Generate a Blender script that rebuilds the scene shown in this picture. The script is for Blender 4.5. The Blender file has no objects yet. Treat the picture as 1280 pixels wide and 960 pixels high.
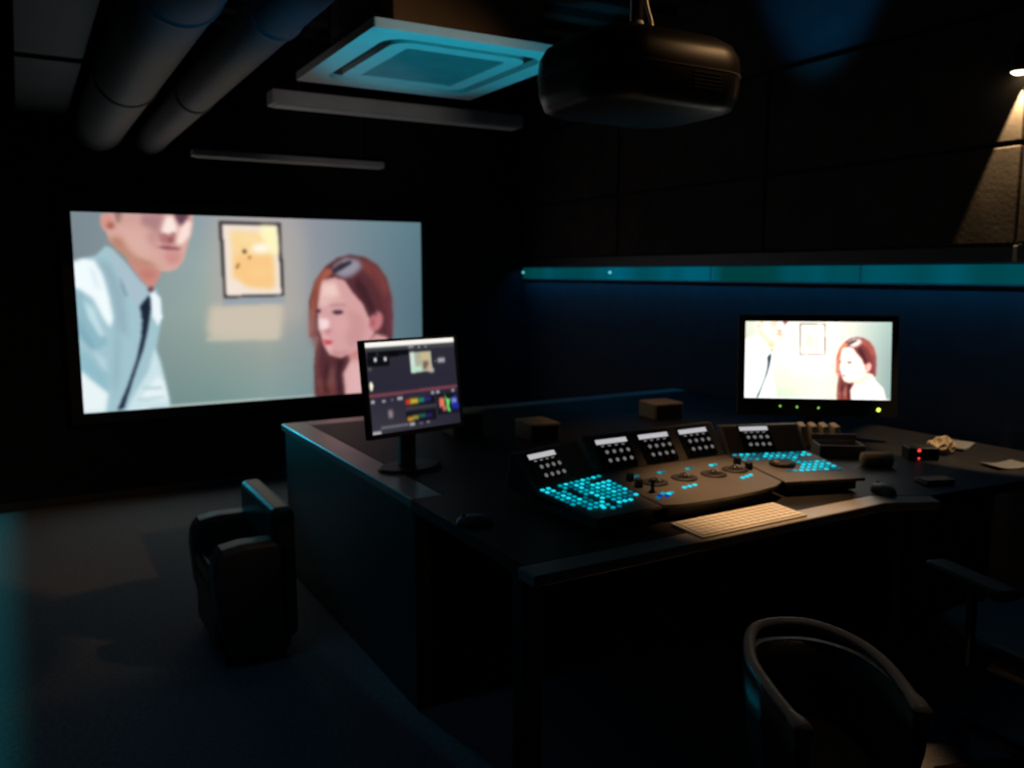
import bpy, bmesh, math, random
import numpy as np
from mathutils import Vector, Matrix

# ------------------------------------------------------------------ camera, world, lights, exposure
sc = bpy.context.scene
COL = sc.collection
sc.view_settings.view_transform = 'Standard'
sc.view_settings.look = 'None'
sc.view_settings.exposure = 0.0
sc.view_settings.gamma = 1.0
sc.view_settings.use_curve_mapping = False
sc.cycles.use_denoising = True
random.seed(7)

cd = bpy.data.cameras.new('camera')
cam = bpy.data.objects.new('camera', cd)
COL.objects.link(cam)
cam.location = (0, 0, 1.49)
cam.rotation_euler = (math.radians(90) - math.atan(140 / 1050), 0, math.radians(-30.15))
cd.sensor_width = 36
cd.lens = 1050 / 1280 * 36
cd.clip_start = 0.05
cd.dof.use_dof = True
cd.dof.focus_distance = 1.25
cd.dof.aperture_fstop = 5.0
sc.camera = cam

w = bpy.data.worlds.new('dark_room')
sc.world = w
w.use_nodes = True
w.node_tree.nodes['Background'].inputs[0].default_value = (0.5, 0.7, 1.0, 1)
w.node_tree.nodes['Background'].inputs[1].default_value = 0.0015


def spot(name, loc, target, watts, color, angle, blend, radius=0.03):
    l = bpy.data.lights.new(name, 'SPOT')
    l.energy = watts
    l.color = color
    l.spot_size = math.radians(angle)
    l.spot_blend = blend
    l.shadow_soft_size = radius
    o = bpy.data.objects.new(name, l)
    COL.objects.link(o)
    o.location = loc
    o.rotation_euler = (Vector(target) - Vector(loc)).to_track_quat('-Z', 'Y').to_euler()
    return o


def area(name, loc, target, watts, color, sx, sy, spread=180, up='Y'):
    l = bpy.data.lights.new(name, 'AREA')
    l.shape = 'RECTANGLE'
    l.size = sx
    l.size_y = sy
    l.energy = watts
    l.color = color
    l.spread = math.radians(spread)
    o = bpy.data.objects.new(name, l)
    COL.objects.link(o)
    o.location = loc
    o.rotation_euler = (Vector(target) - Vector(loc)).to_track_quat('-Z', up).to_euler()
    return o


WARM = (1.0, 0.56, 0.25)
TEAL = (0.0, 0.72, 0.90)
spot('desk_downlight', (2.28, 2.22, 2.95), (2.00, 1.88, 0.77), 250, WARM, 23.5, 0.85)
spot('projector_fill', (2.75, 1.1, 2.95), (1.70, 2.35, 2.20), 58, WARM, 42, 0.9)  # added warm fill for the projector and air conditioner, no fixture
spot('wall_washer', (3.535, 2.003, 2.262), (3.575, 2.003, 1.5), 90, (1.0, 0.68, 0.34), 46, 0.25, 0.008)
spot('ac_teal_fill', (1.45, 2.50, 0.95), (1.62, 3.30, 2.385), 70, (0.0, 0.62, 0.90), 42, 0.5)  # unseen fill added to turn the air conditioner underside teal
spot('duct_fill', (1.35, 1.9, 0.9), (0.74, 2.75, 2.25), 22, (0.0, 0.45, 1.0), 30, 1.0)  # added blue fill on the ducts, no lamp modelled
spot('bar_fill', (0.15, 1.0, 1.35), (1.75, 4.75, 2.31), 30, (1.0, 0.93, 0.88), 19, 0.8)  # added neutral fill that brightens the two hanging bars
spot('chair_rim_fill', (1.95, 0.9, 2.95), (1.42, 1.10, 0.65), 6, (1.0, 0.72, 0.5), 16, 0.8)  # weak unseen spot added to pick out the tub chair rim
spot('wall_blue_fill', (2.7, 2.9, 1.7), (3.6, 3.08, 3.12), 45, (0.0, 0.40, 0.9), 36, 0.8)  # unseen spot added for the blue patch high on the right wall
spot('ceiling_fill', (2.8, 3.8, 1.3), (3.12, 4.40, 3.05), 26, (0.0, 0.5, 0.75), 17, 0.8)  # unseen spot added to tint the ceiling ribs teal
area('cove_light', (3.50, 3.75, 1.515), (3.585, 3.75, 1.30), 2.8, (0.0, 0.42, 1.0), 4.4, 0.02, 170, 'Y')
area('floor_cove_light', (-0.36, 3.8, 0.55), (-0.22, 3.8, 0.0), 0.35, (0.0, 0.75, 0.85), 4.6, 0.02, 32, 'Y')
area('floor_fill', (-0.45, 2.6, 1.3), (0.6, 3.0, 0.0), 0.5, (0.25, 0.55, 1.0), 2.5, 0.1, 150, 'Z')  # broad blue fill added to lift the dark carpet
spot('side_panel_fill', (0.62, 5.35, 0.78), (1.07, 3.20, 0.48), 24, (0.0, 0.60, 0.85), 26, 1.0)  # added teal fill for the desk side panel, not a cove
spot('back_desk_fill', (2.5, 3.0, 2.95), (2.55, 2.75, 0.80), 48, WARM, 44, 0.9)  # added warm fill for the small things behind the console


# ------------------------------------------------------------------ materials
def mat(name, rgb, rough=0.5, metal=0.0, spec=0.5, noise=0.12, scale=8.0, bump=0.0, bscale=120.0, coat=0.0):
    m = bpy.data.materials.new(name)
    m.use_nodes = True
    nt = m.node_tree
    b = nt.nodes['Principled BSDF']
    b.inputs['Roughness'].default_value = rough
    b.inputs['Metallic'].default_value = metal
    b.inputs['Specular IOR Level'].default_value = spec
    b.inputs['Coat Weight'].default_value = coat
    tc = nt.nodes.new('ShaderNodeTexCoord')
    n = nt.nodes.new('ShaderNodeTexNoise')
    n.inputs['Scale'].default_value = scale
    n.inputs['Detail'].default_value = 4
    nt.links.new(tc.outputs['Object'], n.inputs['Vector'])
    r = nt.nodes.new('ShaderNodeValToRGB')
    r.color_ramp.elements[0].position = 0.3
    r.color_ramp.elements[1].position = 0.7
    r.color_ramp.elements[0].color = [c * (1 - noise) for c in rgb] + [1]
    r.color_ramp.elements[1].color = [min(1, c * (1 + noise)) for c in rgb] + [1]
    nt.links.new(n.outputs['Fac'], r.inputs[0])
    nt.links.new(r.outputs[0], b.inputs['Base Color'])
    if bump:
        n2 = nt.nodes.new('ShaderNodeTexNoise')
        n2.inputs['Scale'].default_value = bscale
        nt.links.new(tc.outputs['Object'], n2.inputs['Vector'])
        bp = nt.nodes.new('ShaderNodeBump')
        bp.inputs['Strength'].default_value = bump
        bp.inputs['Distance'].default_value = 0.004
        nt.links.new(n2.outputs['Fac'], bp.inputs['Height'])
        nt.links.new(bp.outputs[0], b.inputs['Normal'])
    return m


def emit(name, rgb, strength):
    m = bpy.data.materials.new(name)
    m.use_nodes = True
    nt = m.node_tree
    nt.nodes.clear()
    e = nt.nodes.new('ShaderNodeEmission')
    e.inputs[0].default_value = (*rgb, 1)
    e.inputs[1].default_value = strength
    o = nt.nodes.new('ShaderNodeOutputMaterial')
    nt.links.new(e.outputs[0], o.inputs[0])
    return m


def screen_mat(name, strength):
    m = bpy.data.materials.new(name)
    m.use_nodes = True
    nt = m.node_tree
    nt.nodes.clear()
    a = nt.nodes.new('ShaderNodeAttribute')
    a.attribute_name = 'picture'
    e = nt.nodes.new('ShaderNodeEmission')
    e.inputs[1].default_value = strength
    o = nt.nodes.new('ShaderNodeOutputMaterial')
    nt.links.new(a.outputs['Color'], e.inputs[0])
    nt.links.new(e.outputs[0], o.inputs[0])
    return m


def led_strip_mat():
    m = bpy.data.materials.new('led_diffuser')
    m.use_nodes = True
    nt = m.node_tree
    nt.nodes.clear()
    tc = nt.nodes.new('ShaderNodeTexCoord')
    n = nt.nodes.new('ShaderNodeTexNoise')
    n.noise_dimensions = '1D'
    n.inputs['Scale'].default_value = 1.6
    n.inputs['Detail'].default_value = 2
    sp = nt.nodes.new('ShaderNodeSeparateXYZ')
    nt.links.new(tc.outputs['Object'], sp.inputs[0])
    nt.links.new(sp.outputs['Y'], n.inputs['W'])
    r = nt.nodes.new('ShaderNodeValToRGB')
    r.color_ramp.elements[0].position = 0.38
    r.color_ramp.elements[1].position = 0.66
    r.color_ramp.elements[0].color = (0.0, 0.045, 0.045, 1)
    r.color_ramp.elements[1].color = (0.0, 0.10, 0.155, 1)
    nt.links.new(n.outputs['Fac'], r.inputs[0])
    e = nt.nodes.new('ShaderNodeEmission')
    e.inputs[1].default_value = 1.0
    nt.links.new(r.outputs[0], e.inputs[0])
    o = nt.nodes.new('ShaderNodeOutputMaterial')
    nt.links.new(e.outputs[0], o.inputs[0])
    return m


M = dict(
    wall=mat('black_wall_fabric', (0.020, 0.021, 0.024), 0.95, spec=0.1, bump=0.3),
    wall_brown=mat('brown_fabric_panel', (0.06, 0.05, 0.043), 0.95, spec=0.1, noise=0.25, scale=5, bump=0.15, bscale=60),
    wall_low=mat('dark_blue_wall_paint', (0.05, 0.055, 0.065), 0.9, spec=0.1, noise=0.1),
    ceil=mat('black_painted_deck', (0.05, 0.052, 0.055), 0.9, spec=0.1),
    carpet=mat('grey_carpet', (0.30, 0.31, 0.33), 1.0, spec=0.0, noise=0.2, scale=60, bump=0.6, bscale=400),
    trim=mat('dark_trim', (0.05, 0.05, 0.052), 0.5),
    black=mat('black_plastic', (0.012, 0.012, 0.013), 0.45),
    black_gloss=mat('black_gloss', (0.020, 0.019, 0.018), 0.38),
    lcd=mat('lcd_glass', (0.006, 0.006, 0.008), 0.25),
    leather=mat('black_leather', (0.030, 0.029, 0.028), 0.42, bump=0.3, bscale=60),
    leather_arm=mat('lit_black_leather', (0.07, 0.068, 0.065), 0.45, bump=0.3, bscale=60),  # lighter than the seat leather: screen light on the armrests put into the colour
    leather_highlit=mat('highlit_rim_leather', (0.42, 0.38, 0.35), 0.4, bump=0.3, bscale=60),  # rim colour lightened to carry the highlights on the tub chair
    desk=mat('black_desk_laminate', (0.012, 0.011, 0.011), 0.5, spec=0.25, noise=0.2),
    panel=mat('dark_gloss_desk_panel', (0.05, 0.055, 0.06), 0.35, noise=0.08, scale=3),
    rim=mat('grey_desk_border', (0.34, 0.33, 0.325), 0.30, noise=0.06),
    console=mat('brown_grey_console_metal', (0.105, 0.092, 0.084), 0.55, noise=0.06),
    console_dark=mat('dark_console_face', (0.018, 0.016, 0.015), 0.5),
    alu=mat('brushed_aluminium', (0.72, 0.70, 0.68), 0.55, metal=0.0, noise=0.05),
    key=mat('white_keycap', (0.80, 0.77, 0.72), 0.5, noise=0.03),
    duct=mat('grey_duct_metal', (0.09, 0.095, 0.10), 0.6, noise=0.15, scale=3),
    bar=mat('grey_bar_metal', (0.62, 0.60, 0.60), 0.6, noise=0.08),
    ac_white=mat('off_white_plastic', (0.62, 0.62, 0.60), 0.55, noise=0.05),
    ac_dark=mat('dark_vent_slot', (0.004, 0.004, 0.004), 0.7),
    ac_grille=mat('grey_grille', (0.26, 0.27, 0.27), 0.7, noise=0.1),
    brown=mat('brown_unit_casing', (0.22, 0.17, 0.14), 0.8, noise=0.15, scale=4),
    metal=mat('worn_metal', (0.35, 0.33, 0.30), 0.35, metal=0.8),
    paper=mat('pale_paper', (0.60, 0.56, 0.50), 0.8, noise=0.08),
    tan=mat('tan_card', (0.50, 0.36, 0.22), 0.8, noise=0.1),
    box=mat('brown_box_surface', (0.30, 0.23, 0.14), 0.7, noise=0.1),
    grey=mat('grey_plastic', (0.18, 0.17, 0.165), 0.5),
    ball=mat('dark_glossy_trackball', (0.05, 0.045, 0.04), 0.06, spec=1.0, coat=1.0),
    ring=mat('dark_trackball_ring', (0.012, 0.010, 0.009), 0.6),
    key_off=mat('unlit_key', (0.05, 0.06, 0.06), 0.5),
    teal1=emit('teal_key_bright', (0.01, 0.66, 0.80), 1.15),
    teal2=emit('teal_key_mid', (0.0, 0.36, 0.46), 1.0),
    teal3=emit('teal_key_dim', (0.0, 0.13, 0.20), 1.0),
    blue=emit('blue_key', (0.0, 0.03, 0.45), 1.0),
    lcd_text=emit('lcd_white_band', (0.50, 0.49, 0.52), 1.0),
    lcd_grey=emit('lcd_grey_label', (0.16, 0.155, 0.155), 1.0),
    led_green=emit('green_led', (0.25, 0.70, 0.10), 1.3),
    led_yellow=emit('yellow_green_led', (0.75, 1.0, 0.10), 2.2),
    led_red=emit('red_led', (1.0, 0.06, 0.04), 1.3),
    lamp=emit('warm_lamp_lens', (1.0, 0.80, 0.50), 6.0),
    led_dot=emit('led_dot', (0.15, 0.7, 0.8), 1.0),
    strip=led_strip_mat(),
    pic_big=screen_mat('projected_picture', 1.0),
    pic_ref=screen_mat('reference_picture', 1.25),
    pic_ui=screen_mat('grading_software_picture', 1.0),
)


# ------------------------------------------------------------------ geometry helpers
def tag(o, label, cat, group=None, kind=None):
    o['label'] = label
    o['category'] = cat
    if group:
        o['group'] = group
    if kind:
        o['kind'] = kind
    return o


def thing(name, label, cat, loc=(0, 0, 0), rotz=0.0, group=None):
    o = bpy.data.objects.new(name, None)
    o.empty_display_size = 0.1
    COL.objects.link(o)
    o.location = loc
    o.rotation_euler = (0, 0, rotz)
    return tag(o, label, cat, group)


def obj(name, bm, m, parent=None, smooth=False, bevel=0.0, seg=2, loc=None, rot=None):
    me = bpy.data.meshes.new(name)
    bmesh.ops.recalc_face_normals(bm, faces=bm.faces)
    bm.to_mesh(me)
    bm.free()
    me.materials.append(M[m] if isinstance(m, str) else m)
    if smooth:
        for p in me.polygons:
            p.use_smooth = True
    o = bpy.data.objects.new(name, me)
    COL.objects.link(o)
    if parent:
        o.parent = parent
    if loc:
        o.location = loc
    if rot:
        o.rotation_euler = rot
    if bevel:
        b = o.modifiers.new('bevel', 'BEVEL')
        b.width = bevel
        b.segments = seg
        b.limit_method = 'ANGLE'
        b.angle_limit = math.radians(35)
    return o


def struct(name, bm, m, parent=None, **k):
    o = obj(name, bm, m, parent, **k)
    o['kind'] = 'structure'
    return o


def box(bm, x0, x1, y0, y1, z0, z1, mtx=None):
    vs = [bm.verts.new(Vector(p)) for p in
          [(x0, y0, z0), (x1, y0, z0), (x1, y1, z0), (x0, y1, z0), (x0, y0, z1), (x1, y0, z1), (x1, y1, z1), (x0, y1, z1)]]
    if mtx is not None:
        for v in vs:
            v.co = mtx @ v.co
    for f in [(0, 3, 2, 1), (4, 5, 6, 7), (0, 1, 5, 4), (1, 2, 6, 5), (2, 3, 7, 6), (3, 0, 4, 7)]:
        bm.faces.new([vs[i] for i in f])
    return bm


def B(*a, **k):
    return box(bmesh.new(), *a, **k)


def prism(pts, z0, z1, bm=None, mtx=None):
    """extruded outline; z0/z1 may be lists of heights per point"""
    bm = bm or bmesh.new()
    n = len(pts)
    z0 = z0 if isinstance(z0, (list, tuple)) else [z0] * n
    z1 = z1 if isinstance(z1, (list, tuple)) else [z1] * n
    a = [bm.verts.new(Vector((p[0], p[1], z0[i]))) for i, p in enumerate(pts)]
    b = [bm.verts.new(Vector((p[0], p[1], z1[i]))) for i, p in enumerate(pts)]
    if mtx is not None:
        for v in a + b:
            v.co = mtx @ v.co
    bm.faces.new(a[::-1])
    bm.faces.new(b)
    for i in range(n):
        j = (i + 1) % n
        bm.faces.new([a[i], a[j], b[j], b[i]])
    return bm


def lathe(prof, n=32, bm=None, mtx=None, sx=1.0, sy=1.0):
    bm = bm or bmesh.new()
    rings = []
    for r, z in prof:
        if r < 1e-6:
            v = bm.verts.new((0, 0, z))
            rings.append([v])
        else:
            rings.append([bm.verts.new((r * sx * math.cos(2 * math.pi * i / n), r * sy * math.sin(2 * math.pi * i / n), z)) for i in range(n)])
    if mtx is not None:
        for rg in rings:
            for v in rg:
                v.co = mtx @ v.co
    for a, b in zip(rings, rings[1:]):
        for i in range(n):
            j = (i + 1) % n
            if len(a) == 1 and len(b) == 1:
                continue
            if len(a) == 1:
                bm.faces.new([a[0], b[i], b[j]])
            elif len(b) == 1:
                bm.faces.new([a[i], a[j], b[0]])
            else:
                bm.faces.new([a[i], a[j], b[j], b[i]])
    if len(rings[0]) > 1:
        bm.faces.new(rings[0][::-1])
    if len(rings[-1]) > 1:
        bm.faces.new(rings[-1])
    return bm


def cyl(p0, p1, r, n=20, bm=None, r1=None):
    p0 = Vector(p0)
    p1 = Vector(p1)
    d = p1 - p0
    mt = Matrix.Translation(p0) @ d.to_track_quat('Z', 'Y').to_matrix().to_4x4()
    return lathe([(r, 0), (r if r1 is None else r1, d.length)], n, bm, mt)


def tube(pts, r, n=10, bm=None, closed=False, flat=1.0):
    """round tube along a smooth path; r may be a list"""
    bm = bm or bmesh.new()
    pts = [Vector(p) for p in pts]
    N = len(pts)
    rings = []
    for i, p in enumerate(pts):
        if closed:
            t = pts[(i + 1) % N] - pts[i - 1]
        else:
            t = pts[min(i + 1, N - 1)] - pts[max(i - 1, 0)]
        t.normalize()
        up = Vector((0, 0, 1)) if abs(t.z) < 0.9 else Vector((0, 1, 0))
        s = t.cross(up).normalized()
        u = s.cross(t).normalized()
        rr = r[i] if isinstance(r, (list, tuple)) else r
        rings.append([bm.verts.new(p + s * rr * math.cos(2 * math.pi * k / n) + u * rr * flat * math.sin(2 * math.pi * k / n)) for k in range(n)])
    m = N if closed else N - 1
    for i in range(m):
        a = rings[i]
        b = rings[(i + 1) % N]
        for k in range(n):
            l = (k + 1) % n
            bm.faces.new([a[k], a[l], b[l], b[k]])
    if not closed:
        bm.faces.new(rings[0][::-1])
        bm.faces.new(rings[-1])
    return bm


def spline(pts, k=6, closed=False):
    """Catmull-Rom resampling"""
    P = [Vector(p) for p in pts]
    n = len(P)
    out = []
    for i in range(n if closed else n - 1):
        if closed:
            a, b, c, d = P[i - 1], P[i], P[(i + 1) % n], P[(i + 2) % n]
        else:
            a, b, c, d = P[max(i - 1, 0)], P[i], P[i + 1], P[min(i + 2, n - 1)]
        for s in range(k):
            t = s / k
            out.append(0.5 * ((2 * b) + (c - a) * t + (2 * a - 5 * b + 4 * c - d) * t * t + (3 * b - a - 3 * c + d) * t ** 3))
    if not closed:
        out.append(P[-1])
    return out


def copy_part(src, parent, loc, name=None):
    c = src.copy()
    COL.objects.link(c)
    c.parent = parent
    c.location = loc
    return c


# ------------------------------------------------------------------ picture painting (screen content, as mesh colours)
def blur(a, k):
    for _ in range(k):
        p = np.pad(a, [(1, 1), (1, 1)] + [(0, 0)] * (a.ndim - 2), mode='edge')
        a = (p[:-2, 1:-1] + p[2:, 1:-1] + 2 * p[1:-1, 1:-1]) / 4
        p = np.pad(a, [(1, 1), (1, 1)] + [(0, 0)] * (a.ndim - 2), mode='edge')
        a = (p[1:-1, :-2] + p[1:-1, 2:] + 2 * p[1:-1, 1:-1]) / 4
    return a


def poly_mask(pts, W, H, soft):
    xs = (np.arange(W) + 0.0) / (W - 1)
    ys = (np.arange(H) + 0.0) / (H - 1)
    X, Y = np.meshgrid(xs, ys)
    ins = np.zeros((H, W), bool)
    n = len(pts)
    for i in range(n):
        x0, y0 = pts[i]
        x1, y1 = pts[(i + 1) % n]
        if y0 == y1:
            continue
        c = ((Y < y0) != (Y < y1)) & (X < (x1 - x0) * (Y - y0) / (y1 - y0) + x0)
        ins ^= c
    return blur(ins.astype(float), max(2, int(1.7 * soft * soft)))


def paint(base, shapes, W, H, k=1.0):
    img = base.copy()
    for pts, rgb, soft, al in shapes:
        m = poly_mask(pts, W, H, soft * k)[..., None] * al
        img = img * (1 - m) + np.array(rgb, float) / 255 * m
    return img


def control_base(grid, W, H):
    g = np.array(grid, float) / 255
    r, c = g.shape[:2]
    fy = np.linspace(0, r - 1, H)
    fx = np.linspace(0, c - 1, W)
    y0 = np.minimum(fy.astype(int), r - 2)
    x0 = np.minimum(fx.astype(int), c - 2)
    ty = (fy - y0)[:, None, None]
    tx = (fx - x0)[None, :, None]
    return (g[y0][:, x0] * (1 - ty) * (1 - tx) + g[y0 + 1][:, x0] * ty * (1 - tx) + g[y0][:, x0 + 1] * (1 - ty) * tx + g[y0 + 1][:, x0 + 1] * ty * tx)


def lin(a):
    a = np.clip(a, 0, 1)
    return np.where(a <= 0.04045, a / 12.92, ((a + 0.055) / 1.055) ** 2.4)


def picture(name, img, w_m, h_m, m, parent, y=0.0, z0=0.0):
    """flat screen surface in the local XZ plane facing -Y, coloured by img"""
    H, W = img.shape[:2]
    me = bpy.data.meshes.new(name)
    xs = np.linspace(-w_m / 2, w_m / 2, W)
    zs = np.linspace(h_m, 0, H) + z0
    X, Z = np.meshgrid(xs, zs)
    co = np.stack([X, np.full_like(X, y), Z], -1).reshape(-1, 3)
    idx = np.arange(H * W).reshape(H, W)
    q = np.stack([idx[1:, :-1], idx[1:, 1:], idx[:-1, 1:], idx[:-1, :-1]], -1).reshape(-1, 4)
    me.vertices.add(len(co))
    me.vertices.foreach_set('co', co.ravel())
    me.loops.add(q.size)
    me.loops.foreach_set('vertex_index', q.ravel().astype(np.int32))
    me.polygons.add(len(q))
    me.polygons.foreach_set('loop_start', np.arange(0, q.size, 4, dtype=np.int32))
    me.update(calc_edges=True)
    at = me.color_attributes.new('picture', 'FLOAT_COLOR', 'POINT')
    c = np.ones((H * W, 4), np.float32)
    c[:, :3] = lin(img).reshape(-1, 3)
    at.data.foreach_set('color', c.ravel())
    me.materials.append(M[m])
    o = bpy.data.objects.new(name, me)
    COL.objects.link(o)
    o.parent = parent
    return o


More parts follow.
